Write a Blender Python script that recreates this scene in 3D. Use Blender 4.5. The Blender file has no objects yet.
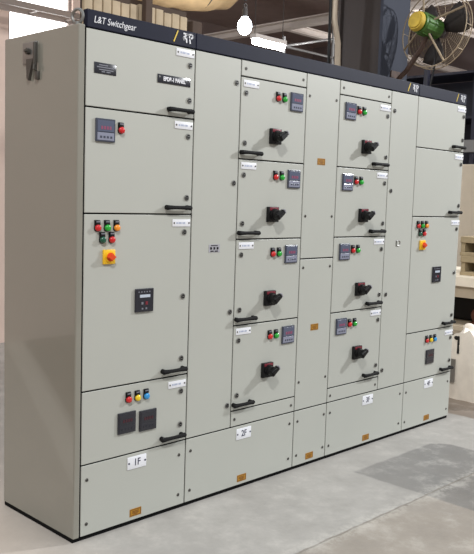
import bpy, bmesh, math, random
from mathutils import Vector, Matrix, Euler
random.seed(4)
S = bpy.context.scene
COL = S.collection
PI = math.pi

# ------------------------------------------------------------------ materials
def srgb(r, g, b):
    f = lambda c: (c/255/12.92) if c/255 <= .04045 else ((c/255+.055)/1.055)**2.4
    return (f(r), f(g), f(b), 1)

def mat(name, col, rough=.5, metal=0, coat=0, noise=0, nscale=8, bump=0, bscale=200, emit=None, estr=0, spec=.5):
    m = bpy.data.materials.new(name); m.use_nodes = True
    nt = m.node_tree; b = nt.nodes['Principled BSDF']
    b.inputs['Base Color'].default_value = col
    b.inputs['Roughness'].default_value = rough
    b.inputs['Metallic'].default_value = metal
    b.inputs['Coat Weight'].default_value = coat
    b.inputs['Coat Roughness'].default_value = .12
    b.inputs['Specular IOR Level'].default_value = spec
    if emit:
        b.inputs['Emission Color'].default_value = emit
        b.inputs['Emission Strength'].default_value = estr
    tc = nt.nodes.new('ShaderNodeTexCoord')
    if noise:
        n = nt.nodes.new('ShaderNodeTexNoise'); n.inputs['Scale'].default_value = nscale; n.inputs['Detail'].default_value = 6
        nt.links.new(tc.outputs['Object'], n.inputs['Vector'])
        r = nt.nodes.new('ShaderNodeMapRange'); r.inputs[1].default_value = .3; r.inputs[2].default_value = .7
        r.inputs[3].default_value = 1-noise; r.inputs[4].default_value = 1+noise
        nt.links.new(n.outputs['Fac'], r.inputs[0])
        mx = nt.nodes.new('ShaderNodeVectorMath'); mx.operation = 'MULTIPLY'
        mx.inputs[0].default_value = col[:3]
        nt.links.new(r.outputs[0], mx.inputs[1]); nt.links.new(mx.outputs[0], b.inputs['Base Color'])
    if bump:
        n2 = nt.nodes.new('ShaderNodeTexNoise'); n2.inputs['Scale'].default_value = bscale
        nt.links.new(tc.outputs['Object'], n2.inputs['Vector'])
        bp = nt.nodes.new('ShaderNodeBump'); bp.inputs['Strength'].default_value = bump; bp.inputs['Distance'].default_value = .002
        nt.links.new(n2.outputs['Fac'], bp.inputs['Height']); nt.links.new(bp.outputs[0], b.inputs['Normal'])
    return m

M = {}
M['paint'] = mat('panel_paint', srgb(182, 184, 177), .44, coat=.06, noise=.012, nscale=3, bump=.05, bscale=260)
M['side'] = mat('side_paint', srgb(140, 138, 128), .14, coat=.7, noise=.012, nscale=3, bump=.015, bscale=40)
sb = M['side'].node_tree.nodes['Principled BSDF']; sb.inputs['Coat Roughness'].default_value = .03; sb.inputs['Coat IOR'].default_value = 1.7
M['navy'] = mat('navy_fascia', srgb(17, 21, 42), .6, noise=.08, nscale=20, spec=.25)
M['black'] = mat('black_plastic', srgb(13, 13, 15), .45, spec=.35, bump=.03)
M['grip'] = mat('matt_black_grip', srgb(16, 16, 18), .7, spec=.25)
M['plinth'] = mat('plinth_black', srgb(12, 12, 13), .8, noise=.2, spec=.15)
M['steel'] = mat('lock_steel', srgb(150, 150, 148), .35, .8)
M['dark_steel'] = mat('dark_screw_steel', srgb(92, 90, 86), .4, .6)
M['white'] = mat('white_plate', srgb(236, 238, 244), .4)
M['ink'] = mat('ink_navy', srgb(38, 42, 72), .5)
M['faint'] = mat('faint_ink', srgb(176, 184, 206), .5)
M['dim'] = mat('dim_ink', srgb(120, 122, 132), .5)
M['red'] = mat('red_lens', srgb(206, 30, 34), .25, coat=.5)
M['green'] = mat('green_lens', srgb(28, 168, 50), .25, coat=.5)
M['dgreen'] = mat('dark_green_lens', srgb(16, 84, 62), .25, coat=.5)
M['orange'] = mat('orange_lens', srgb(246, 150, 40), .25, coat=.5)
M['yellow'] = mat('yellow_lens', srgb(242, 208, 30), .25, coat=.5)
M['blue'] = mat('blue_lens', srgb(46, 148, 214), .25, coat=.5)
M['yplate'] = mat('yellow_plate', srgb(246, 196, 36), .4)
M['rknob'] = mat('red_orange_knob', srgb(224, 74, 28), .35)
M['redlabel'] = mat('switch_red_legend', srgb(120, 34, 48), .4)
M['meter'] = mat('meter_body', srgb(64, 69, 84), .25, coat=.3)
M['meterface'] = mat('meter_screen', srgb(80, 88, 112), .12, coat=.8)  # screen colour lightened to carry the lamp glare
M['meterlow'] = mat('meter_lower_face', srgb(136, 140, 160), .2, coat=.6)  # lower face lightened for the same glare
M['segm'] = mat('meter_red_digits', srgb(140, 70, 100), .3, coat=.5)
M['dmeter'] = mat('dark_meter_face', srgb(34, 36, 46), .25, coat=.4)
M['dsegm'] = mat('dark_meter_digits', srgb(66, 26, 36), .3)
M['sticker'] = mat('orange_sticker', srgb(176, 126, 30), .5, noise=.12, nscale=90)
M['stickerink'] = mat('sticker_ink', srgb(120, 76, 24), .5)
M['gold'] = mat('fascia_yellow', srgb(220, 190, 70), .4)
M['letter'] = mat('fascia_white', srgb(226, 228, 234), .4)
M['screen'] = mat('lcd_screen', srgb(190, 200, 214), .2)
M['gripgrey'] = mat('grip_grey_mark', srgb(168, 168, 176), .4)

# ------------------------------------------------------------------ mesh helpers
def bm_new(): return bmesh.new()

def box(bm, x0, x1, y0, y1, z0, z1, bev=0, mi=0, seg=2):
    t = bmesh.new(); bmesh.ops.create_cube(t, size=1)
    for v in t.verts:
        v.co = Vector(((x0+x1)/2+v.co.x*(x1-x0), (y0+y1)/2+v.co.y*(y1-y0), (z0+z1)/2+v.co.z*(z1-z0)))
    if bev: bmesh.ops.bevel(t, geom=t.edges[:], offset=bev, segments=seg, affect='EDGES', profile=.5)
    merge(bm, t, mi)

def merge(bm, t, mi=0, mtx=None):
    if mtx is not None: bmesh.ops.transform(t, matrix=mtx, verts=t.verts[:])
    for f in t.faces: f.material_index = mi if mi is not None else f.material_index
    me = bpy.data.meshes.new('tmp'); t.to_mesh(me); t.free(); bm.from_mesh(me); bpy.data.meshes.remove(me)

def cyl(bm, p0, p1, r, r2=None, seg=16, mi=0, bev=0):
    p0, p1 = Vector(p0), Vector(p1); d = p1-p0
    t = bmesh.new()
    bmesh.ops.create_cone(t, cap_ends=True, segments=seg, radius1=r, radius2=r if r2 is None else r2, depth=d.length)
    if bev:
        ed = [e for e in t.edges if len(e.link_faces) == 2 and any(len(f.verts) > 4 for f in e.link_faces)]
        bmesh.ops.bevel(t, geom=ed, offset=bev, segments=2, affect='EDGES')
    m = Matrix.Translation((p0+p1)/2) @ d.to_track_quat('Z', 'Y').to_matrix().to_4x4()
    merge(bm, t, mi, m)

def ball(bm, c, rx, ry=None, rz=None, mi=0, u=16, v=10):
    t = bmesh.new(); bmesh.ops.create_uvsphere(t, u_segments=u, v_segments=v, radius=1)
    merge(bm, t, mi, Matrix.Translation(c) @ Matrix.Diagonal((rx, ry or rx, rz or rx, 1)))

def tube(bm, pts, r, seg=8, mi=0, closed=False):
    pts = [Vector(p) for p in pts]; n = len(pts); rings = []
    up = None
    for i, p in enumerate(pts):
        a = pts[(i-1) % n] if (closed or i > 0) else p
        b = pts[(i+1) % n] if (closed or i < n-1) else p
        d = (b-a).normalized()
        if up is None:
            up = Vector((0, 0, 1)) if abs(d.z) < .9 else Vector((1, 0, 0))
        s = d.cross(up).normalized(); up = s.cross(d).normalized()
        rr = r[i] if isinstance(r, (list, tuple)) else r
        rings.append([bm.verts.new(p+(s*math.cos(2*PI*k/seg)+up*math.sin(2*PI*k/seg))*rr) for k in range(seg)])
    m = n if closed else n-1
    for i in range(m):
        A, B = rings[i], rings[(i+1) % n]
        for k in range(seg):
            f = bm.faces.new((A[k], A[(k+1) % seg], B[(k+1) % seg], B[k])); f.material_index = mi
    if not closed:
        for R_ in (rings[0], list(reversed(rings[-1]))):
            f = bm.faces.new(R_); f.material_index = mi

def ring(bm, c, ax, r, w, n=48, mi=0, seg=6):
    c = Vector(c); q = Vector(ax).to_track_quat('Z', 'Y')
    tube(bm, [c+q @ Vector((r*math.cos(2*PI*i/n), r*math.sin(2*PI*i/n), 0)) for i in range(n)], w, seg, mi, True)

def stroke(bm, pts, w, y, mi=0, th=.0012):
    """flat ribbon strokes lying on the panel face (xz plane)"""
    for (a, b) in zip(pts[:-1], pts[1:]):
        a, b = Vector((a[0], 0, a[1])), Vector((b[0], 0, b[1])); d = (b-a)
        L = d.length; ang = math.atan2(d.z, d.x)
        t = bmesh.new(); bmesh.ops.create_cube(t, size=1)
        m = Matrix.Translation(((a.x+b.x)/2, y, (a.z+b.z)/2)) @ Matrix.Rotation(-ang, 4, 'Y') @ Matrix.Diagonal((L+w*.6, th, w, 1))
        merge(bm, t, mi, m)

def to_mesh(name, bm, mats, smooth=True):
    bmesh.ops.recalc_face_normals(bm, faces=bm.faces[:])
    me = bpy.data.meshes.new(name); bm.to_mesh(me); bm.free()
    for m in (mats if isinstance(mats, (list, tuple)) else [mats]): me.materials.append(m)
    if smooth:
        for p in me.polygons: p.use_smooth = True
        try: me.set_sharp_from_angle(angle=math.radians(35))
        except Exception: pass
    return me

WORLD = {}
def put(name, me, loc=(0, 0, 0), parent=None, label=None):
    """link a mesh (or None for an Empty) whose origin stands at world point loc"""
    o = bpy.data.objects.new(name, me); COL.objects.link(o)
    loc = Vector(loc); WORLD[o.name] = loc
    if parent:
        o.parent = parent; o.location = loc-WORLD[parent.name]
    else: o.location = loc
    if label: o['label'] = label
    return o

def thing(name, loc, label, cat, group=None, me=None):
    o = put(name, me, loc); o['label'] = label; o['category'] = cat
    if group: o['group'] = group
    return o

def structure(name, me, loc=(0, 0, 0)):
    o = put(name, me, loc); o['kind'] = 'structure'; return o

def text_mesh(txt, size, m, shear=0, width=1.0, depth=.0006, bold=0):
    c = bpy.data.curves.new('lettering', 'FONT'); c.body = txt; c.size = size; c.shear = shear
    c.extrude = depth; c.align_x = 'CENTER'; c.align_y = 'CENTER'; c.offset = bold
    o = bpy.data.objects.new('lettering_curve', c); COL.objects.link(o)
    dg = bpy.context.evaluated_depsgraph_get(); dg.update()
    me = bpy.data.meshes.new_from_object(o.evaluated_get(dg))
    bpy.data.objects.remove(o); bpy.data.curves.remove(c)
    me.transform(Matrix.Rotation(PI/2, 4, 'X') @ Matrix.Diagonal((width, 1, 1, 1)))
    me.materials.clear(); me.materials.append(m)
    return me

# ------------------------------------------------------------------ switchgear: shared little parts
MESH = {}
def cached(key, fn):
    if key not in MESH: MESH[key] = fn()
    return MESH[key]

def lock_mesh():
    bm = bm_new()
    cyl(bm, (0, 0, 0), (0, -.005, 0), .0125, seg=20, bev=.0015)
    cyl(bm, (0, -.0045, 0), (0, -.0062, 0), .0085, seg=16, mi=1)
    box(bm, -.007, .007, -.0068, -.006, -.0012, .0012, mi=0)
    return to_mesh('cam_lock', bm, [M['steel'], M['black']])
def screw_mesh():
    bm = bm_new()
    cyl(bm, (0, 0, 0), (0, -.003, 0), .0078, .006, seg=12)
    box(bm, -.005, .005, -.0034, -.0028, -.0009, .0009, mi=1)
    return to_mesh('screw', bm, [M['dark_steel'], M['black']])
def tag_mesh():
    bm = bm_new()
    box(bm, -.05, .05, -.003, 0, -.0155, .0155, .001)
    for s in (-1, 1): cyl(bm, (s*.042, -.002, 0), (s*.042, -.0045, 0), .004, seg=10, mi=1)
    x = -.03
    for w in (.012, .02, .006, .016):
        box(bm, x, x+w-.003, -.0034, -.0028, -.004, .004, mi=2); x += w
    return to_mesh('nameplate', bm, [M['white'], M['dark_steel'], M['faint']])
def handle_mesh():
    bm = bm_new(); L = .062
    pts = [(-L, -.019, -.001)]+[(L*(-1+2*i/8), -.021-.003*math.sin(PI*i/8), 0) for i in range(1, 8)]+[(L, -.019, -.001)]
    tube(bm, pts, [.0105, .0095, .0085, .0082, .008, .0082, .0085, .0095, .0105], 10)
    for s in (-1, 1):
        cyl(bm, (s*(L-.006), 0, 0), (s*(L-.006), -.02, 0), .0105, .0095, seg=12)
        ball(bm, (s*L, -.019, -.001), .0105)
    return to_mesh('door_handle', bm, M['grip'])
def lamp_mesh(colour):
    bm = bm_new()
    box(bm, -.0135, .0135, -.003, 0, -.016, .025, .001)           # legend plate
    box(bm, -.0115, .0115, -.009, -.002, .004, .023, .002)
    box(bm, -.009, .009, -.0094, -.0088, .016, .0205, mi=2)
    cyl(bm, (0, 0, -.006), (0, -.006, -.006), .0152, seg=20, bev=.0015)
    cyl(bm, (0, -.005, -.006), (0, -.012, -.006), .0136, .013, seg=20, mi=1)
    ball(bm, (0, -.012, -.006), .013, .006, .013, mi=1)
    return to_mesh('indicator_lamp', bm, [M['black'], M[colour], M['dim']])
def meter_mesh(dark=False):
    bm = bm_new(); w = .046
    box(bm, -w, w, -.008, 0, -w*.97, w*.97, .0025)
    box(bm, -w*.86, w*.86, -.0095, -.007, -w*.12, w*.82, .001, mi=1)
    box(bm, -w*.86, w*.86, -.0092, -.007, -w*.84, -w*.2, .001, mi=2)
    for k in range(4):
        box(bm, -w*.5+k*.013, -w*.5+k*.013+.009, -.0101, -.0093, w*.06, w*.34, mi=3)
    for k in range(4):
        box(bm, -w*.6+k*.016, -w*.6+k*.016+.009, -.0104, -.009, -w*.66, -w*.48, .0005, mi=0)
    if dark: return to_mesh('dark_digital_meter', bm, [M['dmeter'], M['dmeter'], M['dmeter'], M['dsegm']], False)
    return to_mesh('digital_meter', bm, [M['meter'], M['meterface'], M['meterlow'], M['segm']], False)
def rotary_mesh():
    bm = bm_new()
    box(bm, -.0365, .0365, -.018, 0, -.0365, .0365, .003)
    box(bm, -.03, .03, -.0192, -.0175, .02, .034, .0005, mi=1)
    cyl(bm, (0, -.017, 0), (0, -.03, 0), .0285, .027, seg=28, bev=.002)
    cyl(bm, (0, -.029, 0), (0, -.05, 0), .0235, .022, seg=28, bev=.002)
    t = bmesh.new(); bmesh.ops.create_cube(t, size=1)
    for v in t.verts:
        v.co = Vector((v.co.x*.06, v.co.y*.026, v.co.z*.036))
        if v.co.x > 0: v.co.z *= .7
    bmesh.ops.bevel(t, geom=t.edges[:], offset=.007, segments=3, affect='EDGES')
    merge(bm, t, 0, Matrix.Rotation(math.radians(-32), 4, 'Y') @ Matrix.Translation((.004, -.055, 0)))
    t = bmesh.new(); bmesh.ops.create_cube(t, size=1)
    for v in t.verts: v.co = Vector((v.co.x*.007, v.co.y*.022, v.co.z*.022))
    bmesh.ops.bevel(t, geom=t.edges[:], offset=.002, segments=2, affect='EDGES')
    merge(bm, t, 2, Matrix.Rotation(math.radians(-32), 4, 'Y') @ Matrix.Translation((.0325, -.057, 0)))
    return to_mesh('rotary_switch', bm, [M['black'], M['redlabel'], M['gripgrey']])
def isolator_mesh():
    bm = bm_new()
    box(bm, -.029, .029, -.01, 0, -.029, .029, .003)
    cyl(bm, (0, -.009, 0), (0, -.016, 0), .023, seg=24, bev=.0015)
    cyl(bm, (0, -.015, 0), (0, -.02, 0), .018, .017, seg=20, mi=1)
    t = bmesh.new(); bmesh.ops.create_cone(t, cap_ends=True, segments=4, radius1=.024, radius2=.021, depth=.012)
    bmesh.ops.bevel(t, geom=t.edges[:], offset=.002, segments=2, affect='EDGES')
    merge(bm, t, 1, Matrix.Translation((0, -.024, 0)) @ Matrix.Diagonal((1, 1, .66, 1)) @ Matrix.Rotation(PI/2, 4, 'X'))
    return to_mesh('isolator_switch', bm, [M['yplate'], M['rknob']])
def relay_mesh():
    bm = bm_new()
    box(bm, -.048, .048, -.009, 0, -.049, .049, .003)
    box(bm, -.026, .028, -.0102, -.0085, .012, .024, mi=1)
    for k in range(5): box(bm, -.034+k*.014, -.034+k*.014+.006, -.0102, -.0085, .033, .038, mi=2)
    box(bm, -.018, -.008, -.0102, -.0085, -.017, -.007, mi=2); box(bm, .004, .016, -.0102, -.0085, -.019, -.005, mi=3)
    box(bm, -.016, -.008, -.0102, -.0085, -.038, -.031, mi=2); box(bm, .004, .012, -.0102, -.0085, -.038, -.03, mi=2)
    return to_mesh('protection_relay', bm, [M['dmeter'], M['screen'], M['dim'], M['redlabel']], False)
def plate_mesh(ink=True):
    bm = bm_new()
    box(bm, -.05, .05, -.003, 0, -.027, .027, .001)
    for s in (-1, 1): cyl(bm, (s*.043, -.002, 0), (s*.043, -.0045, 0), .0042, seg=10, mi=1)
    return to_mesh('number_plate', bm, [M['white'], M['ink']])
def sticker_mesh():
    bm = bm_new()
    box(bm, -.031, .031, -.0012, 0, -.0165, .0165)
    stroke(bm, [(-.027, .0125), (.027, .0125), (.027, -.0125), (-.027, -.0125), (-.027, .0125)], .0025, -.0014, 1)
    for z, w in ((.005, .017), (-.001, .019), (-.0065, .012)): box(bm, -w, w, -.002, -.001, z-.0016, z+.0016, mi=1)
    return to_mesh('warning_sticker', bm, [M['sticker'], M['stickerink']])

def lock(d, x, z): put('cam_lock', cached('lock', lock_mesh), (x, 0, z), d)
def screw(d, x, z): put('screw', cached('screw', screw_mesh), (x, 0, z), d)
def tag_(d, x, z): put('nameplate', cached('tag', tag_mesh), (x, 0, z), d, 'small white engraved nameplate with two screws')
def handle(d, x, z): put('door_handle', cached('handle', handle_mesh), (x, 0, z), d, 'black pull handle')
CN = {'red': 'red', 'green': 'green', 'dgreen': 'dark green', 'orange': 'amber', 'yellow': 'yellow', 'blue': 'blue'}
def lamp(d, x, z, c): put('indicator_lamp', cached('lamp_'+c, lambda: lamp_mesh(c)), (x, 0, z), d, CN[c]+' indicator lamp in a black holder')
def meter(d, x, z, dark=False): put('digital_meter', cached('meter%d' % dark, lambda: meter_mesh(dark)), (x, 0, z), d, 'square digital panel meter')
def sticker(d, x, z): put('warning_sticker', cached('stk', sticker_mesh), (x, 0, z), d, 'small orange warning sticker')
def number(d, x, z, txt):
    o = put('number_plate', cached('plate', plate_mesh).copy(), (x, 0, z), d, 'white number plate reading '+txt)
    t = text_mesh(txt, .042, M['ink'], width=.9, bold=.0003); t.transform(Matrix.Translation((0, -.0034, 0)))
    bm = bm_new(); bm.from_mesh(o.data)
    n = len(bm.faces); bm.from_mesh(t); bm.faces.ensure_lookup_table()
    for f in bm.faces[n:]: f.material_index = 1
    bm.to_mesh(o.data); bm.free(); bpy.data.meshes.remove(t)

G = .003
def panel(name, u, x0, x1, z0, z1, label=None):
    bm = bm_new(); box(bm, x0+G-x0, x1-G-x0, 0, .0055, z0+G-z0, z1-G-z0, .002, seg=2)
    return put(name, to_mesh(name, bm, M['paint'], False), (x0, 0, z0), u, label)

# heights of the joints between the doors (metres above the floor)
HB, HT, TOP = 2.03, 2.10, 2.039
A1, B1, C1, D1, BOT = 1.736, 1.329, .625, .326, .03
DEPTH = .546
SINK = .014     # the whole line-up is set down by this much at the end
X = [0, .558, .839, 1.301, 1.570, 2.040, 2.315, 2.868]

def carcass(u, x0, x1, xp0=None, xp1=None):
    bm = bm_new(); box(bm, x0-x0, x1-x0, 0, DEPTH-.03, 0, TOP-BOT, 0)
    put('carcass', to_mesh('carcass', bm, M['side']), (x0, .03, BOT), u)
    bm = bm_new(); a = x0 if xp0 is None else xp0; b = x1 if xp1 is None else xp1
    box(bm, 0, b-a, 0, DEPTH-.014, SINK, BOT)
    put('plinth', to_mesh('plinth', bm, M['plinth']), (a, .008, 0), u, 'black base plinth')
    put('door_seal', bx('door_seal', .004, x1-x0-.004, 0, .023, .004, TOP-BOT-.01, M['plinth']), (x0, .006, BOT), u, 'black rubber seal behind the door joints')
def bx(name, x0, x1, y0, y1, z0, z1, m, bev=0):
    bm = bm_new(); box(bm, x0, x1, y0, y1, z0, z1, bev); return to_mesh(name, bm, m, False)
def fascia_mesh(x0, x1):
    bm = bm_new(); box(bm, 0, x1-x0, 0, .028, 0, HT-HB-.003, .003, seg=2)
    return to_mesh('fascia', bm, M['navy'], False)

def emblem(parent, x0, x1):
    """the slanted dash and the white strokes at the right end of a fascia"""
    bm = bm_new()
    stroke(bm, [(-.048, -.021), (-.027, .024)], .0055, -.001)
    put('fascia_slash', to_mesh('fascia_slash', bm, M['gold']), (x0, 0, 2.066), parent, 'slanted yellow dash')
    bm = bm_new(); w, h, z = x1-x0, .036, -.018
    P = lambda L: [(a*w, z+b*h) for a, b in L]
    stroke(bm, P([(.1, .97), (.5, .9), (.85, 1), (1.0, .8), (.82, .55)]), .0068, -.001)
    stroke(bm, P([(.4, .9), (.08, .5), (.12, .3), (.34, .62), (.38, .02)]), .0068, -.001)
    stroke(bm, P([(.62, .9), (.66, .5), (.72, -.02)]), .0068, -.001)
    put('fascia_emblem', to_mesh('fascia_emblem', bm, M['letter']), (x0, 0, 2.068), parent, 'white brush-stroke emblem')

# ------------------------------------------------------------------ the two wide end cubicles
def end_cubicle(x0, x1, txt, label, first):
    u = thing('switchgear_cubicle', (x0, 0, 0), label, 'electrical cabinet', 'cubicles of the switchgear line-up')
    carcass(u, x0, x1 if first else x1-.004, xp0=-.03 if first else None)
    w = .553
    # side sheet with the rounded front post
    if first:
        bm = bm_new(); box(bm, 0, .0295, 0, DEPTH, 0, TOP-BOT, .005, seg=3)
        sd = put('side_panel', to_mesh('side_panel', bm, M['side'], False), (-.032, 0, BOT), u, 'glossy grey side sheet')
        bm = bm_new()
        box(bm, -.008, 0, -.052, .052, -.042, .042, .003)
        cyl(bm, (-.007, 0, .004), (-.022, 0, .004), .013, seg=6, mi=1)
        cyl(bm, (-.006, 0, .004), (-.03, 0, .004), .006, seg=12, mi=1)
        box(bm, -.02, -.006, -.058, -.046, -.075, .035, .002, mi=1)
        put('hasp', to_mesh('hasp', bm, [M['steel'], M['dark_steel']]), (-.032, .337, 1.963), sd, 'steel hasp plate with bolt')
        bm = bm_new()
        t = bmesh.new(); vs = [t.verts.new(p) for p in ((0, -.026, 0), (0, .026, 0), (0, .02, -.075), (0, .008, -.085))]
        f = t.faces.new(vs); r = bmesh.ops.extrude_face_region(t, geom=[f])
        for v in [e for e in r['geom'] if isinstance(e, bmesh.types.BMVert)]: v.co.x -= .012
        merge(bm, t)
        tube(bm, [(-.006, -.045, -.02), (-.02, -.05, -.03), (-.022, -.05, -.045), (-.008, -.05, -.05)], .005)
        box(bm, -.012, 0, -.062, -.04, -.085, -.052, .003)
        put('latch', to_mesh('latch', bm, M['dark_steel']), (-.032, .33, 1.937), sd, 'hanging dark latch tongue')
        bm = bm_new(); ring(bm, (0, 0, .03), (1, .3, 0), .026, .006, 24); cyl(bm, (0, 0, 0), (0, 0, .01), .012, seg=12)
        put('lifting_eye', to_mesh('lifting_eye', bm, M['steel']), (-.018, .03, TOP), u, 'steel lifting eye bolt')
    else:
        bm = bm_new(); box(bm, 0, .006, .0, DEPTH-.02, 0, TOP-BOT, .002)
        put('side_panel', to_mesh('side_panel', bm, M['side'], False), (x1-.003, .022, BOT), u, 'glossy grey side sheet')
    f = put('fascia', fascia_mesh(x0+.005, x1), (x0+.005, 0, HB+.0015), u, 'navy top fascia')
    if first:
        t = text_mesh('L&T Switchgear', .036, M['letter'], shear=.2, width=.87)
        put('fascia_lettering', t, (.134, -.0008, 2.063), f, 'white lettering')
    emblem(f, x0+(.482 if first else .478), x0+(.541 if first else .537))
    d = panel('door', u, x0, x1, A1, HB)
    tag_(d, x0+.499, 2.005 if first else 2.0); lock(d, x0+.527, 1.958); lock(d, x0+.527, 1.812); handle(d, x0+.47, 1.765)
    if first:
        bm = bm_new(); box(bm, -.052, .052, -.002, 0, -.021, .021, .001)
        for z, a, b in ((.012, -.03, .012), (.004, -.04, .04), (-.005, -.03, .038), (-.0125, -.018, -.002), (-.0125, .004, .024)):
            box(bm, a, b, -.0027, -.0018, z-.002, z+.002, mi=1)
        put('rating_plate', to_mesh('rating_plate', bm, [M['dmeter'], M['dim']]), (.09, 0, 1.886), d, 'small black rating plate with pale print')
        bm = bm_new(); box(bm, -.09, .09, -.003, 0, -.0175, .0175, .001)
        for s in (-1, 1): cyl(bm, (s*.08, -.002, .007), (s*.08, -.0045, .007), .004, seg=10, mi=1)
        o = put('title_plate', to_mesh('title_plate', bm, [M['dmeter'], M['steel']]), (.44, 0, 1.885), d, 'black title plate')
        put('title_lettering', text_mesh('EPDB-1 PANEL', .023, M['white'], width=.82, bold=.0008), (.44, -.0034, 1.885), d, 'white lettering')
    d = panel('door', u, x0, x1, B1, A1)
    tag_(d, x0+.499, 1.705); lock(d, x0+.525, 1.66); lock(d, x0+.525, 1.4); handle(d, x0+.47, 1.358)
    if first: meter(d, .092, 1.652); lamp(d, .168, 1.664, 'red')
    d = panel('door', u, x0, x1, C1, B1)
    tag_(d, x0+.499, 1.292)
    for z in (1.253, .974, .7): lock(d, x0+.517, z)
    handle(d, x0+.468, .655)
    for k, c in enumerate(('red', 'green', 'orange')): lamp(d, x0+.062+k*.046, 1.279, c)
    lamp(d, x0+.086, 1.232, 'dgreen'); lamp(d, x0+.131, 1.232, 'red')
    put('isolator_switch', cached('iso', isolator_mesh), (x0+.118, 0, 1.158), d, 'yellow isolator plate with red knob')
    put('protection_relay', cached('rel', relay_mesh), (x0+.301, 0, .972), d, 'black protection relay')
    d = panel('door', u, x0, x1, D1, C1)
    tag_(d, x0+.497, .587); lock(d, x0+.52, .553); lock(d, x0+.52, .403); handle(d, x0+.47, .357)
    for k, c in enumerate(('red', 'yellow', 'blue')): lamp(d, x0+.229+k*.047, .568, c)
    if first: meter(d, .222, .465, True); meter(d, .334, .457, True)
    else: meter(d, x0+.276, .457, True)
    d = panel('base_cover', u, x0, x1, BOT, D1)
    number(d, x0+.282, .284, txt); sticker(d, x0+.28, .065)
    for xx in (.03, .519):
        screw(d, x0+xx, .263); screw(d, x0+xx, .08)
    return u

end_cubicle(X[0], X[1], '1F', 'grey switchgear cubicle marked 1F at the near end, showing its glossy side sheet', True)
end_cubicle(X[6], X[7], '4F', 'grey switchgear cubicle marked 4F at the far end, beside the wooden pallets', False)

# ------------------------------------------------------------------ feeder cubicles 2F and 3F
S2, FA, FB, FC, FD = 1.956, 1.585, 1.216, .812, .404
def feeder_cubicle(xf0, xf1, xa0, xa1, txt, label, lock_left):
    xl, xr = min(xf0, xa0), max(xf1, xa1)
    u = thing('switchgear_cubicle', (xl, 0, 0), label, 'electrical cabinet', 'cubicles of the switchgear line-up')
    carcass(u, xl, xr)
    d = panel('cable_chamber_door', u, xa0, xa1, D1, HB)
    for z in (1.921, 1.473, .881, .438): lock(d, (xa1-.029) if lock_left else (xa0+.033), z)
    bm = bm_new()
    if lock_left:
        box(bm, -.034, .034, -.0012, 0, -.018, .018)
        for k in range(3): box(bm, -.026+k*.02, -.026+k*.02+.011, -.002, -.001, -.005, .006, mi=1)
        for k in range(2): box(bm, -.024+k*.026, -.024+k*.026+.02, -.002, -.001, -.015, -.010, mi=1)
        box(bm, -.022, .02, -.002, -.001, .011, .0145, mi=1)
        put('cable_label', to_mesh('cable_label', bm, [M['gripgrey'], M['black']]), (.70, 0, 1.178), d, 'small grey label with black marks')
    else:
        tube(bm, [(-.016, -.003, -.014), (.008, -.003, -.014), (.018, -.003, -.004), (.018, -.003, .006), (.008, -.003, .014), (-.016, -.003, .014)], .0032, closed=True)
        box(bm, -.013, .012, -.003, 0, -.011, .011, mi=1)
        put('round_badge', to_mesh('round_badge', bm, [M['steel'], M['paint']]), (2.173, 0, 1.175), d, 'small silver badge')
    w = xf1-xf0
    e = panel('top_cover', u, xf0, xf1, S2, HB); screw(e, xf0+.03, 1.992); screw(e, xf1-.028, 1.992)
    e = panel('lower_cover', u, xf0, xf1, D1, FD); screw(e, xf0+.025, .362); screw(e, xf1-.028, .362)
    tops = (S2, FA, FB, FC); bots = (FA, FB, FC, FD)
    for i, (t, b) in enumerate(zip(tops, bots)):
        d = panel('feeder_door', u, xf0, xf1, b, t)
        mx = (xf0+.092) if not lock_left else (xf1-.076)
        meter(d, mx, t-.078)
        for k, c in enumerate(('red', 'green')):
            lamp(d, (xf0+.25+k*.046 if lock_left else xf0+.165+k*.047), t-.068, c)
        tag_(d, xf0+.066 if lock_left else xf1-.058, t-.03)
        lx = xf0+.034 if lock_left else xf1-.033
        lock(d, lx, t-.072); lock(d, lx, b+.073)
        handle(d, xf0+.068 if lock_left else xf1-.096, b+.03)
        put('rotary_switch', cached('rot', rotary_mesh), (xf0+.234 if lock_left else xf0+.24, 0, (1.702, 1.333, .929, .575)[i]), d, 'black rotary switch with a grip')
    d = panel('base_cover', u, xl, xr, BOT, D1)
    number(d, .93 if lock_left else 1.945, .284, txt); sticker(d, .926 if lock_left else 1.944, .064)
    for xx in (xl+.03, xr-.034 if lock_left else xr-.037):
        screw(d, xx, .267); screw(d, xx, .084)
    return u
feeder_cubicle(X[2], X[3], X[1], X[2], '2F', 'grey switchgear cubicle marked 2F with four feeder doors, right beside the near-end cubicle', True)

# narrow blank cubicle between them
u = thing('switchgear_cubicle', (X[3], 0, 0), 'narrow grey switchgear cubicle with two blank covers between the cubicles marked 2F and 3F', 'electrical cabinet', 'cubicles of the switchgear line-up')
carcass(u, X[3], X[4])
d = panel('upper_cover', u, X[3], X[4], 1.110, HB)
for xx in (1.327, 1.542): screw(d, xx, 1.921); screw(d, xx, 1.326)
sticker(d, 1.437, 1.603)
d = panel('middle_cover', u, X[3], X[4], D1, 1.110)
for xx in (1.327, 1.545): screw(d, xx, 1.065); screw(d, xx, .474)
sticker(d, 1.437, .752)
d = panel('base_cover', u, X[3], X[4], BOT, D1)
for xx in (1.33, 1.547): screw(d, xx, .268); screw(d, xx, .087)
sticker(d, 1.437, .065)

feeder_cubicle(X[4], X[5], X[5], X[6], '3F', 'grey switchgear cubicle marked 3F with four feeder doors, left of the far-end cubicle', False)
# one long fascia spans the three middle cubicles
f = thing('fascia_strip', (X[1]+.003, 0, HB), 'long navy fascia strip along the top of the three middle cubicles', 'fascia', None, fascia_mesh(X[1]+.003, X[6]+.002))
f.location.z = HB+.0015; WORLD[f.name] = Vector((X[1]+.003, 0, HB+.0015))
emblem(f, 2.246, 2.303)

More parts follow.
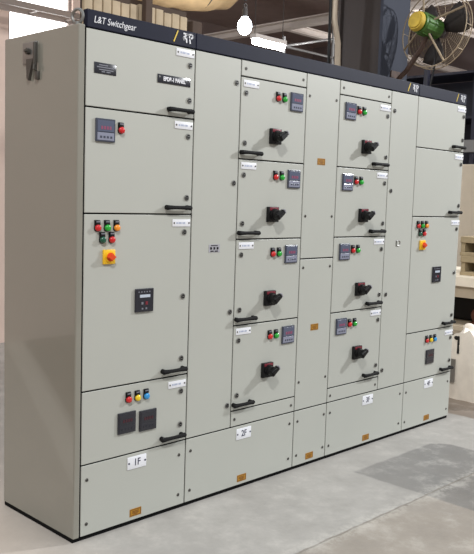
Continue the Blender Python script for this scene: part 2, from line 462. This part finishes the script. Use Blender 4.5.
# ------------------------------------------------------------------ floor
def floor_material():
    m = bpy.data.materials.new('concrete_floor'); m.use_nodes = True
    nt = m.node_tree; N = nt.nodes; L = nt.links; b = N['Principled BSDF']
    tc = N.new('ShaderNodeTexCoord'); sp = N.new('ShaderNodeSeparateXYZ'); L.new(tc.outputs['Object'], sp.inputs[0])
    def math_(op, a, c=None, d=None):
        n = N.new('ShaderNodeMath'); n.operation = op
        for i, v in enumerate((a, c, d)):
            if v is None: continue
            if hasattr(v, 'is_output'): L.new(v, n.inputs[i])
            else: n.inputs[i].default_value = v
        return n.outputs[0]
    def noise(sc, det=6, rough=.6):
        n = N.new('ShaderNodeTexNoise'); n.inputs['Scale'].default_value = sc; n.inputs['Detail'].default_value = det; n.inputs['Roughness'].default_value = rough
        L.new(tc.outputs['Object'], n.inputs['Vector']); return n.outputs['Fac']
    def mix(f, a, c):
        n = N.new('ShaderNodeMix'); n.data_type = 'RGBA'
        if hasattr(f, 'is_output'): L.new(f, n.inputs[0])
        else: n.inputs[0].default_value = f
        for i, v in ((6, a), (7, c)):
            if hasattr(v, 'is_output'): L.new(v, n.inputs[i])
            else: n.inputs[i].default_value = v
        return n.outputs[2]
    def step(v, e, w): # smooth 0..1 as v passes e
        n = N.new('ShaderNodeMapRange'); n.interpolation_type = 'SMOOTHSTEP'
        L.new(v, n.inputs[0]); n.inputs[1].default_value = e-w; n.inputs[2].default_value = e+w; return n.outputs[0]
    wob = math_('MULTIPLY', math_('SUBTRACT', noise(9), .5), .03)
    x = math_('ADD', sp.outputs[0], wob); y = math_('ADD', sp.outputs[1], wob)
    base = mix(noise(2.2), srgb(146, 143, 139), srgb(186, 183, 178))
    brown = mix(noise(2.6), srgb(134, 126, 117), srgb(172, 164, 154))
    c = mix(step(y, -.655, .01), brown, base)
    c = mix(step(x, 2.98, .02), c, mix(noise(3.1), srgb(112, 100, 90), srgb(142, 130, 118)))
    # darker rectangle crossing the joint
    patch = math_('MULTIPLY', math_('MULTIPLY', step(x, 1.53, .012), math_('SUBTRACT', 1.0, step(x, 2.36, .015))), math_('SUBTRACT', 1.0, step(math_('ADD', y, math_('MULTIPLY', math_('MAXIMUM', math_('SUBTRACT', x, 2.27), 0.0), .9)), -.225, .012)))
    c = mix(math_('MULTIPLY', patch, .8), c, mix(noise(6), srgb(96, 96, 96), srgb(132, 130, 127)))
    # joint between the pours
    dist = math_('ABSOLUTE', math_('ADD', math_('ADD', sp.outputs[1], .65), math_('MULTIPLY', math_('SUBTRACT', noise(16), .5), .02)))
    chip = math_('MULTIPLY', math_('SUBTRACT', 1.0, step(dist, .045, .04)), step(noise(24, 9, .75), .5, .06))
    c = mix(math_('MULTIPLY', chip, .32), c, srgb(214, 210, 202))
    groove = math_('SUBTRACT', 1.0, step(dist, .006, .004))
    c = mix(math_('MULTIPLY', groove, .65), c, srgb(112, 104, 94))
    # pits and smears
    v = N.new('ShaderNodeTexVoronoi'); v.inputs['Scale'].default_value = 3.2; L.new(tc.outputs['Object'], v.inputs['Vector'])
    pit = math_('SUBTRACT', 1.0, step(v.outputs['Distance'], .028, .012))
    c = mix(math_('MULTIPLY', pit, .6), c, srgb(110, 100, 90))
    blot = noise(5.5, 9, .72)
    c = mix(math_('MULTIPLY', step(blot, .6, .12), .28), c, srgb(226, 222, 215))
    c = mix(math_('MULTIPLY', math_('SUBTRACT', 1.0, step(blot, .4, .12)), .28), c, srgb(120, 116, 110))
    smear = step(noise(.9, 8, .7), .58, .08)
    c = mix(math_('MULTIPLY', smear, .22), c, srgb(150, 146, 142))
    # paler warm floor behind the near end, with a pale strip added for the side sheet's reflection
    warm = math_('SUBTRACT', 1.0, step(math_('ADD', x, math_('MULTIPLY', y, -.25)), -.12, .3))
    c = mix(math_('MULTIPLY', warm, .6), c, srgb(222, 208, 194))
    far = math_('ADD', x, math_('MULTIPLY', y, .457))      # unseen brown floor, added for the side sheet to mirror
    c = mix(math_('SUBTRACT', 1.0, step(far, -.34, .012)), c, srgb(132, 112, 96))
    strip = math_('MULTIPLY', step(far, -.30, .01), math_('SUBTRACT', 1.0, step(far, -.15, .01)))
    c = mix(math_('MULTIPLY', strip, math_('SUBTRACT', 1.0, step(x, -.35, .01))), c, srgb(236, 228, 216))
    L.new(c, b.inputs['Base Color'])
    b.inputs['Roughness'].default_value = .55
    bp = N.new('ShaderNodeBump'); bp.inputs['Strength'].default_value = .25; bp.inputs['Distance'].default_value = .004
    L.new(math_('SUBTRACT', noise(60), math_('MULTIPLY', groove, 1.5)), bp.inputs['Height']); L.new(bp.outputs[0], b.inputs['Normal'])
    return m
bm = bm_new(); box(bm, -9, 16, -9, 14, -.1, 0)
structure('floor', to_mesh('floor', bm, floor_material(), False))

# ------------------------------------------------------------------ hall shell
M['plaster'] = mat('pink_plaster', srgb(214, 192, 180), .8, noise=.06, nscale=2)
M['farwall'] = mat('far_wall_taupe', srgb(160, 144, 140), .9, noise=.1, nscale=1)
M['rightwall'] = mat('right_wall_dark', srgb(140, 128, 128), .9, noise=.12, nscale=1)
M['roof'] = mat('roof_sheet', srgb(190, 172, 166), .8, noise=.08, nscale=3)
M['beam'] = mat('roof_beam_paint', srgb(226, 218, 212), .6, noise=.05)
M['sky'] = mat('bright_daylight', (1, 1, 1, 1), .5, emit=(1, .99, .98, 1), estr=4)
M['frame'] = mat('window_frame_steel', srgb(150, 138, 132), .5)
# back wall with a window opening
WX0, WX1, WZ0, WZ1 = 1.93, 2.6, 2.5, 3.6
bm = bm_new()
box(bm, -9, WX0, 4, 4.2, 0, 4.6); box(bm, WX1, 2.86, 4, 4.2, 0, 4.6)
box(bm, WX0, WX1, 4, 4.2, 0, WZ0); box(bm, WX0, WX1, 4, 4.2, WZ1, 4.6)
structure('wall_back', to_mesh('wall_back', bm, M['plaster'], False))
bm = bm_new()
for a in (WX0, WX1-.03): box(bm, a, a+.03, 4.03, 4.1, WZ0, WZ1)
for a in (WZ0, WZ1-.03): box(bm, WX0, WX1, 4.03, 4.1, a, a+.03)
wf = structure('window_1', to_mesh('window_1', bm, M['frame']))
put('pane', bx('pane', WX0+.03, WX1-.03, 4.06, 4.075, WZ0+.03, WZ1-.03, M['sky']), (0, 0, 0), wf)
structure('wall_far', bx('wall_far', 2.86, 16, 12, 12.2, 0, 6.2, M['farwall']))
structure('wall_right', bx('wall_right', 15.8, 16, -9, 12, 0, 6.2, M['rightwall']))
structure('ceiling', bx('ceiling', 2.86, 16, 1.2, 12.2, 5.6, 5.7, M['roof']))
bm = bm_new()      # long beam: an I section along y
box(bm, 7.6, 7.76, -1, 11.9, 4.0, 4.02); box(bm, 7.6, 7.76, -1, 11.9, 4.1, 4.12); box(bm, 7.67, 7.69, -1, 11.9, 4.02, 4.1)
structure('trim_1', to_mesh('trim_1', bm, M['beam']))
for n, y, z, x0, x1 in (('trim_2', 5.85, 4.0, 7.76, 15.8), ('trim_3', 4.35, 4.22, 5.6, 12), ('trim_4', 2.3, 3.9, 7.76, 15.8)):
    bm = bm_new(); box(bm, x0, x1, y-.05, y+.05, z, z+.015); box(bm, x0, x1, y-.008, y+.008, z+.015, z+.1); box(bm, x0, x1, y-.05, y+.05, z+.1, z+.115)
    structure(n, to_mesh(n, bm, M['beam']))

# ------------------------------------------------------------------ things behind the switchgear
M['timber'] = mat('grey_timber', srgb(176, 158, 132), .75, noise=.18, nscale=7)
M['timberdark'] = mat('dark_timber', srgb(74, 58, 48), .8, noise=.15, nscale=9)
M['tan'] = mat('tan_cloth', srgb(196, 164, 120), .8, noise=.1, nscale=12)
M['chain'] = mat('chain_steel', srgb(70, 66, 64), .5, .5)
M['led'] = mat('lamp_glass_lit', (1, 1, 1, 1), .3, emit=(.86, .92, 1, 1), estr=16)
M['tube'] = mat('tube_lit', (1, 1, 1, 1), .3, emit=(1, .99, .97, 1), estr=40)
M['galv'] = mat('galvanised_pipe', srgb(150, 150, 150), .45, .4)
M['column'] = mat('column_sheen_blue', srgb(50, 54, 66), .7, noise=.1, nscale=3, spec=.3)  # bluish reflection on the front face put into the colour
M['columnweb'] = mat('column_unlit_brown', srgb(52, 45, 43), .8, noise=.1, nscale=3)  # dark brown of the unlit side put into the colour
M['cream'] = mat('cream_paint', srgb(236, 224, 204), .5, noise=.03)
M['conduit'] = mat('cream_conduit', srgb(190, 176, 158), .5)
M['navyrack'] = mat('navy_rack_paint', srgb(44, 46, 62), .5, noise=.1)
M['wire'] = mat('fan_wire', srgb(150, 134, 112), .6, .2)
M['motor'] = mat('fan_motor_green', srgb(56, 96, 30), .5, noise=.2, nscale=20)
M['cap'] = mat('fan_cap_yellow', srgb(176, 150, 50), .6, noise=.12, nscale=30)
M['rust'] = mat('rusty_arm', srgb(70, 52, 44), .7, noise=.3, nscale=30)
M['blade'] = mat('fan_blade', srgb(48, 43, 42), .7)
M['pallet'] = mat('pallet_wood', srgb(164, 148, 118), .8, noise=.2, nscale=10)
M['tabletop'] = mat('pale_table_top', srgb(240, 230, 212), .6, noise=.04)
M['apron'] = mat('table_apron', srgb(196, 182, 160), .7, noise=.08)
M['dark'] = mat('black_shade_and_trim', srgb(20, 18, 18), .7)  # shade block under the table, also cupboard base and strap
M['brown'] = mat('brown_drum', srgb(104, 62, 46), .6, noise=.2)
M['wrap'] = mat('white_wrap', srgb(240, 232, 220), .55, noise=.06, nscale=14)
M['wraplabel'] = mat('grey_label', srgb(120, 116, 110), .6)

# plank screen
p = thing('plank_screen', (1.36, 2, 0), 'tall screen of upright weathered timber planks behind the near cubicle, under the tan duct', 'wooden screen')
bm = bm_new()
for k in range(12):
    x = k*.077; h = 2.72+random.uniform(-.012, .012)
    box(bm, x, x+.066, 0, .03, .0, h, .004)
put('planks', to_mesh('planks', bm, M['timber']), (1.36, 2, 0), p)
put('backing_board', bx('backing_board', 0, .93, .031, .05, 0, 2.76, M['timberdark']), (1.36, 2, 0), p, 'dark backing board')
put('post', bx('post', 0, .06, -.05, -.002, 0, 2.85, M['timberdark'], .004), (1.84, 2, 0), p, 'dark upright post')
# junction box on the far end of the screen
jp = thing('screen_post', (2.36, 2.1, 0), 'thin dark post carrying a small junction box at the right end of the plank screen', 'post')
put('post', bx('post', -.03, .03, -.03, .03, 0, 2.72, M['timberdark']), (2.36, 2.1, 0), jp)
put('junction_box', bx('junction_box', -.05, .05, -.09, 0, -.07, .07, M['timberdark'], .008), (2.36, 2.07, 2.63), jp, 'small dark junction box')

# tan wrapped duct
bm = bm_new(); path = []; rad = []
for i in range(15):
    t = i/14; path.append((2.0+1.75*t, 3.0, 3.215+.13*t-.02*math.sin(PI*t))); rad.append(.19+.035*math.sin(PI*min(1, t*1.1))-.02*(i % 4 == 0) if i < 13 else (.17 if i == 13 else .09))
tube(bm, path, rad, 24)
dct = thing('wrapped_duct', (2.9, 3, 3.2), 'big tan cloth-wrapped duct hanging at the top above the plank screen', 'duct')
me = to_mesh('duct_body', bm, M['tan']); me.transform(Matrix.Translation((-2.9, -3, -3.2))); put('duct_body', me, (2.9, 3, 3.2), dct)
for x in (2.3, 3.3):
    bm = bm_new(); ring(bm, (0, 0, 0), (1, 0, 0), .225, .008); tube(bm, [(0, 0, .22), (0, 0, 2.2)], .008)
    put('hanger', to_mesh('hanger', bm, M['chain']), (x, 3, 3.225+.13*(x-2)/1.75), dct)

# hanging lamp
L7 = (3.235, 2.345)
l = thing('hanging_lamp', (L7[0], L7[1], 2.86), 'lit white bulb lamp hanging on a chain at the right end of the tan duct', 'lamp')
bm = bm_new()
for k in range(50):
    ring(bm, (0, 0, .06*k+.17), (1, 0, 0) if k % 2 else (0, 1, 0), .018, .006, 10, seg=5)
put('chain', to_mesh('chain', bm, M['chain']), (L7[0], L7[1], 2.86), l, 'dark steel chain')
bm = bm_new(); cyl(bm, (0, 0, .06), (0, 0, .15), .03, .022, seg=16)
put('socket', to_mesh('socket', bm, M['chain']), (L7[0], L7[1], 2.86), l)
bm = bm_new(); ball(bm, (0, 0, 0), .062, .062, .075); cyl(bm, (0, 0, .04), (0, 0, .075), .036, .03)
put('bulb', to_mesh('bulb', bm, M['led']), (L7[0], L7[1], 2.86), l, 'glowing white bulb')

# tube light and scaffold rails near the roof
t_ = thing('tube_light', (5.55, 4.2, 3.26), 'lit strip light glowing just above the navy fascia, below the white roof beam', 'lamp')
bm = bm_new(); cyl(bm, (-.26, 0, 0), (.26, 0, 0), .035); put('tube', to_mesh('tube', bm, M['tube']), (5.55, 4.2, 3.26), t_, 'glowing white tube')
put('housing', bx('housing', -.28, .28, -.05, .05, .037, .09, M['beam'], .004), (5.55, 4.2, 3.26), t_)
for s in (-.25, .25):
    put('hanger', bx('hanger', -.003, .003, -.003, .003, 0, 2.24, M['chain']), (5.55+s, 4.2, 3.35), t_)
sc = thing('scaffold_frame', (6.6, 3.5, 0), 'grey pipe scaffold behind the middle cubicles, right of the strip light', 'scaffold')
for x, y, h in ((6.0, 3.35, 3.6), (6.0, 4.35, 3.45), (7.0, 3.35, 3.75), (7.0, 4.35, 3.75)):
    bm = bm_new(); tube(bm, [(0, 0, 0), (0, 0, h)], .02); put('standard', to_mesh('standard', bm, M['galv']), (x, y, 0), sc)
for z in (3.33,):
    for a, b in (((6.0, 3.35), (7.0, 3.35)), ((7.0, 3.35), (7.0, 4.35)), ((6.0, 4.35), (7.0, 4.35)), ((6.0, 3.35), (6.0, 4.35))):
        bm = bm_new(); tube(bm, [(0, 0, 0), (b[0]-a[0], b[1]-a[1], 0)], .016); put('rail', to_mesh('rail', bm, M['galv']), (a[0], a[1], z), sc)

# steel column, conduit and cable
c = thing('steel_column', (4.0, 1.45, 0), 'big dark blue-grey steel column behind the cubicle marked 3F, left of the fan', 'column')
put('front_flange', bx('front_flange', 0, .41, 0, .03, 0, 5.6, M['column'], .004), (3.99, 1.45, 0), c, 'flange with a bluish sheen in its colour')
put('web', bx('web', 0, .34, 0, .42, 0, 5.6, M['columnweb']), (4.02, 1.481, 0), c, 'side face coloured in an unlit dark brown')
put('back_flange', bx('back_flange', 0, .41, 0, .03, 0, 5.6, M['columnweb'], .004), (3.99, 1.902, 0), c)
bm = bm_new(); tube(bm, [(0, 0, 0), (0, 0, 2.5), (-.01, 0, 2.75), (-.05, .02, 2.95), (-.06, .02, 5.6)], .026)
thing('conduit_pipe', (3.85, 1.80, 0), 'cream conduit pipe running up the left side of the dark column', 'pipe', None, to_mesh('conduit_pipe', bm, M['conduit']))
bm = bm_new(); tube(bm, [(0, 0, 0), (.01, 0, 1.5), (0, 0, 2.6), (-.02, .01, 5.6)], .013)
thing('power_cable', (3.77, 1.84, 0), 'black power cable hanging beside the cream conduit', 'cable', None, to_mesh('power_cable', bm, M['black']))

# cable tray with bracket on the back wall, top left
ct = thing('cable_tray', (1.9, 3.6, 2.7), 'dark steel cable tray crossing the bright window at top left', 'cable tray')
for dy in (0, .22):
    bm = bm_new(); box(bm, -3.4, .95, dy-.012, dy+.012, -.025, .025); put('rail', to_mesh('rail', bm, M['frame']), (1.9, 3.6, 2.955), ct)
for k in range(12):
    bm = bm_new(); box(bm, -.012, .012, .012, .208, -.012, .0); put('rung', to_mesh('rung', bm, M['frame']), (1.9-3.3+k*.38, 3.6, 2.955), ct)
bm = bm_new(); box(bm, -.03, .03, -.02, .4, -.06, -.026); box(bm, -.03, .03, .34, .4, -.06, .5); tube(bm, [(0, 0, -.05), (0, .38, -.3)], .012)
put('bracket', to_mesh('bracket', bm, M['chain']), (1.42, 3.6, 2.955), ct, 'dark wall bracket')

# ------------------------------------------------------------------ pedestal-less industrial fan
FC_ = Vector((4.215, 1.05, 2.83)); ax = Vector((-.972, .10, .11)).normalized()
q = ax.to_track_quat('Z', 'Y')
def fp(r, a, h): return q @ Vector((r*math.cos(a), r*math.sin(a), h))
fan = thing('industrial_fan', FC_, 'wire-guarded industrial fan with a green motor at top right, beside the dark column', 'fan')
bm = bm_new()
for k, (r, h) in enumerate(((.318, .06), (.318, -.02))): ring(bm, fp(0, 0, h), ax, r, .005)
for k in range(12):
    r = .05+.024*k; ring(bm, fp(0, 0, -.09+.07*(r/.318)**2), ax, r, .0022, 40, seg=5)
for k in range(20):
    a = 2*PI*k/20; tube(bm, [fp(.045, a, -.09), fp(.2, a, -.062), fp(.318, a, -.02)], .0022, 5)
    if k % 2 == 0: tube(bm, [fp(.318, a, -.02), fp(.318, a, .06)], .003, 5)
put('guard', to_mesh('guard', bm, M['wire']), FC_, fan, 'cream wire guard')
for k in range(4):
    a = 2*PI*(k+.3)/4
    bm = bm_new(); tube(bm, [fp(.08, a, .16), fp(.2, a, .11), fp(.318, a, .06)], .009, 8)
    put('strut', to_mesh('strut', bm, M['wire']), FC_, fan)
bm = bm_new(); cyl(bm, fp(0, 0, .02), fp(0, 0, .27), .085, .085, 28, bev=.012)
for k in range(10):
    a = 2*PI*k/10; tube(bm, [fp(.086, a, .05), fp(.086, a, .23)], .006, 6)
mo = put('motor', to_mesh('motor', bm, M['motor']), FC_, fan, 'green motor housing')
bm = bm_new(); cyl(bm, fp(0, 0, .268), fp(0, 0, .315), .086, .066, 28, bev=.01)
put('end_cap', to_mesh('end_cap', bm, M['cap']), FC_, mo, 'yellow end cap')
bm = bm_new(); cyl(bm, fp(0, 0, -.05), fp(0, 0, .02), .05, .06, 20)
for k in range(3):
    a0 = 2*PI*k/3+.4; vs = []
    for i in range(5):
        r = .05+.235*i/4; w = .25+.55*math.sin(PI*(.2+.6*i/4))*.6
        vs.append((bm.verts.new(fp(r, a0-w, -.045)), bm.verts.new(fp(r, a0, -.025)), bm.verts.new(fp(r, a0+w, .005))))
    for i in range(4):
        for j in range(2): bm.faces.new((vs[i][j], vs[i+1][j], vs[i+1][j+1], vs[i][j+1]))
me = to_mesh('blades', bm, M['blade']); bl = put('blades', me, FC_, fan)
sm = bl.modifiers.new('thickness', 'SOLIDIFY'); sm.thickness = .004
bm = bm_new()
tube(bm, [fp(.08, 0, .16)*.0+Vector((-.13, -.0, -.01)), (-.12, .08, -.16), (-.05, .25, -.31), (-.01, .395, -.40)], .022, 8)
box(bm, -.08, .06, .384, .397, -.5, -.3, .004)
put('mounting_arm', to_mesh('mounting_arm', bm, M['rust']), FC_, fan, 'rusty mounting arm bolted to the column')
bm = bm_new(); tube(bm, [(-.19, -.02, .0), (-.1, -.04, -.13), (-.07, -.03, -.3), (-.07, .02, -.55), (-.05, .38, -.7)], .008, 6)
put('lead', to_mesh('lead', bm, M['black']), FC_, fan, 'black power lead')

# ------------------------------------------------------------------ right-hand background
r = thing('storage_rack', (7.2, 1.0, 0), 'tall dark navy storage rack behind the fan and the cream cupboard', 'rack')
put('back_sheet', bx('back_sheet', 0, .02, -3, 3.4, 0, 3.0, M['navyrack']), (7.9, 1.0, 0), r)
for k in range(9):
    put('upright', bx('upright', 0, .06, -.03, .03, 0, 3.12, M['navyrack'], .004), (7.2, -1.9+k*.7, 0), r)
for z in (1.05, 1.75, 2.45, 3.0):
    put('shelf', bx('shelf', .065, .68, -3, 3.3, 0, .03, M['navyrack']), (7.2, 1.0, z), r)
put('shelf_beam', bx('shelf_beam', -.03, -.002, -3, 3.3, 0, .15, M['galv'], .004), (7.2, 1.0, 2.03), r, 'grey steel shelf beam')
cb = thing('cupboard', (5.6, .8, 0), 'plain cream cupboard behind the pallets, right of the far-end cubicle', 'cupboard')
put('body', bx('body', 0, .8, -1.2, .84, .06, 1.80, M['cream'], .008), (5.6, .8, 0), cb)
put('base', bx('base', .03, .77, -1.17, .81, 0, .06, M['dark']), (5.6, .8, 0), cb)
# table
tb = thing('work_table', (3.95, .45, 0), 'pale topped work table beyond the far-end cubicle, under the pallets', 'table')
put('table_top', bx('table_top', 0, .9, -.9, .9, .75, .83, M['tabletop'], .005), (3.93, .45, 0), tb)
put('apron', bx('apron', 0, .84, -.84, .84, .66, .75, M['apron'], .003), (3.96, .45, 0), tb)
for x in (.04, .8):
    for y in (-.82, .82): put('leg', bx('leg', -.035, .035, -.035, .035, 0, .659, M['apron'], .004), (3.97+x, .45+y, 0), tb)
put('lower_shelf', bx('lower_shelf', .0, .84, -.78, .78, .39, .43, M['apron'], .003), (3.96, .45, 0), tb)
thing('shade_block', (4.5, .5, .43), 'black block on the lower shelf, added as shade under the pale table', 'shade filler', None, bx('shade_block', -.2, .25, -.7, .7, 0, .2, M['dark'], .02))  # black block added to stand in for the shade under the table
bm = bm_new(); ball(bm, (0, 0, .08), .085, .085, .075); cyl(bm, (0, 0, 0), (0, 0, .03), .07, .08)
thing('brown_pot', (4.14, .46, .43), 'small round brown pot on the shelf under the pale table', 'pot', None, to_mesh('brown_pot', bm, M['brown']))
def pallet(z, label, dx, dy):
    px, py = 4.05+dx, .2+dy
    p = thing('wooden_pallet', (px, py, z), label, 'pallet', 'pallets on the table')
    for nm, z0, h in (('deck_board', .105, .05), ('bottom_board', 0, .03)):
        for k in range(5):
            put(nm, bx(nm, 0, .112, -.43, .43, 0, h, M['pallet'], .004), (px+k*.125, py, z+z0), p)
    for y in (-.41, 0, .41):
        put('bearer', bx('bearer', 0, .59, -.018, .018, 0, .075, M['pallet'], .003), (px+.01, py+y, z+.03), p)
pallet(.83, 'lower wooden pallet lying on the pale table', 0, 0)
pallet(.985, 'upper wooden pallet resting on another pallet on the table', .01, .015)

# wrapped bundle on the floor
bm = bm_new(); bmesh.ops.create_cube(bm, size=1)
bmesh.ops.subdivide_edges(bm, edges=bm.edges[:], cuts=9, use_grid_fill=True)
for v in bm.verts:
    z = v.co.z+.5; n = math.sin(v.co.y*23+z*9)*math.sin(v.co.x*17+z*14)
    k = 1-.12*z**3
    v.co = Vector((v.co.x*.34*k*(1+.05*n), v.co.y*.58*k*(1+.04*n), z*(.45+.05*math.sin(v.co.y*9))*1.0+(.03*n if z > .02 else 0)))
wb = thing('wrapped_bundle', (3.53, .1, 0), 'white plastic-wrapped bundle standing on the floor by the far end of the cubicles', 'bundle')
put('wrapping', to_mesh('wrapping', bm, M['wrap']), (3.53, .1, 0), wb)
bm = bm_new(); ball(bm, (0, 0, 0), .05, .07, .04); ball(bm, (0, .02, .05), .03, .05, .04)
put('tied_top', to_mesh('tied_top', bm, M['wrap']), (3.5, .2, .45), wb)
put('label_patch', bx('label_patch', -.01, .004, -.035, .035, -.08, .09, M['wraplabel'], .002), (3.352, .27, .2), wb, 'grey label patch')

bm = bm_new(); tube(bm, [(-.16, .13, -.12), (-.15, .135, .0), (-.06, .13, .035), (.03, .12, .02)], .009); ball(bm, (-.14, .15, -.01), .018, .03, .02)
put('tie_strap', to_mesh('tie_strap', bm, M['dark']), (3.53, .1, .45), wb, 'black tie strap')
# ------------------------------------------------------------------ lights
def area(name, loc, target, size, power, col=(1, 1, 1)):
    li = bpy.data.lights.new(name, 'AREA'); li.shape = 'DISK'; li.size = size; li.energy = power; li.color = col
    o = bpy.data.objects.new(name, li); COL.objects.link(o); o.location = loc
    o.rotation_euler = (Vector(target)-Vector(loc)).to_track_quat('-Z', 'Y').to_euler(); return o
area('bay_lamp_right', (6.6, -2.9, 4.3), (1.2, 0, 1.2), .24, 280, (.97, .985, 1))
area('bay_lamp_left', (-2.9, -3.9, 6.0), (1.2, 0, 1.2), .24, 230, (1, .98, .95))
def bulb(name, loc, rad, power, col):
    li = bpy.data.lights.new(name, 'POINT'); li.energy = power; li.color = col; li.shadow_soft_size = rad
    o = bpy.data.objects.new(name, li); COL.objects.link(o); o.location = loc
bulb('hanging_lamp_light', (L7[0], L7[1], 2.74), .03, 14, (.92, .96, 1))
li = bpy.data.lights.new('rear_fill_spot', 'SPOT'); li.energy = 200; li.color = (1, .97, .92); li.spot_size = math.radians(44); li.spot_blend = .35; li.shadow_soft_size = .12  # unseen fill spot, added to brighten the right-hand background
o = bpy.data.objects.new('rear_fill_spot', li); COL.objects.link(o); o.location = (2.6, .95, 4.5)
o.rotation_euler = (Vector((4.2, .3, .4))-o.location).to_track_quat('-Z', 'Y').to_euler()
bulb('roof_fill_light', (9.5, 3.5, 3.0), .1, 140, (1, .96, .92))  # unseen fill behind the rack, added to brighten roof and beams
w = bpy.data.worlds.new('hall_ambient'); S.world = w; w.use_nodes = True
nt = w.node_tree; bg = nt.nodes['Background']
tc = nt.nodes.new('ShaderNodeTexCoord'); sp = nt.nodes.new('ShaderNodeSeparateXYZ'); nt.links.new(tc.outputs['Generated'], sp.inputs[0])
rp = nt.nodes.new('ShaderNodeValToRGB'); mr = nt.nodes.new('ShaderNodeMapRange'); mr.inputs[1].default_value = -1; mr.inputs[2].default_value = 1
nt.links.new(sp.outputs[2], mr.inputs[0]); nt.links.new(mr.outputs[0], rp.inputs[0]); nt.links.new(rp.outputs[0], bg.inputs[0])
el = rp.color_ramp.elements
el[0].position = .3; el[0].color = (.30, .26, .22, 1); el[1].position = .9; el[1].color = (.95, .98, 1, 1)
e = el.new(.5); e.color = (.52, .48, .44, 1); e = el.new(.62); e.color = (.8, .82, .84, 1)
bg.inputs[1].default_value = .7

for o in COL.objects:
    if o.parent is None and o.name.split('.')[0] in ('switchgear_cubicle', 'fascia_strip'): o.location.z -= SINK

# ------------------------------------------------------------------ camera
cam = bpy.data.cameras.new('camera'); co = bpy.data.objects.new('camera', cam); COL.objects.link(co)
cam.sensor_fit = 'AUTO'; cam.sensor_width = 36; cam.lens = 797.21/554*36
co.rotation_mode = 'XYZ'
co.location = (-1.77504819, -2.58132221, 1.40851154-SINK)
co.rotation_euler = (math.radians(84.30229826), math.radians(-1.7996667), math.radians(-45.32106843))
cam.clip_start = .05
S.camera = co
S.view_settings.view_transform = 'Standard'; S.view_settings.look = 'None'
S.view_settings.exposure = .12; S.view_settings.gamma = 1
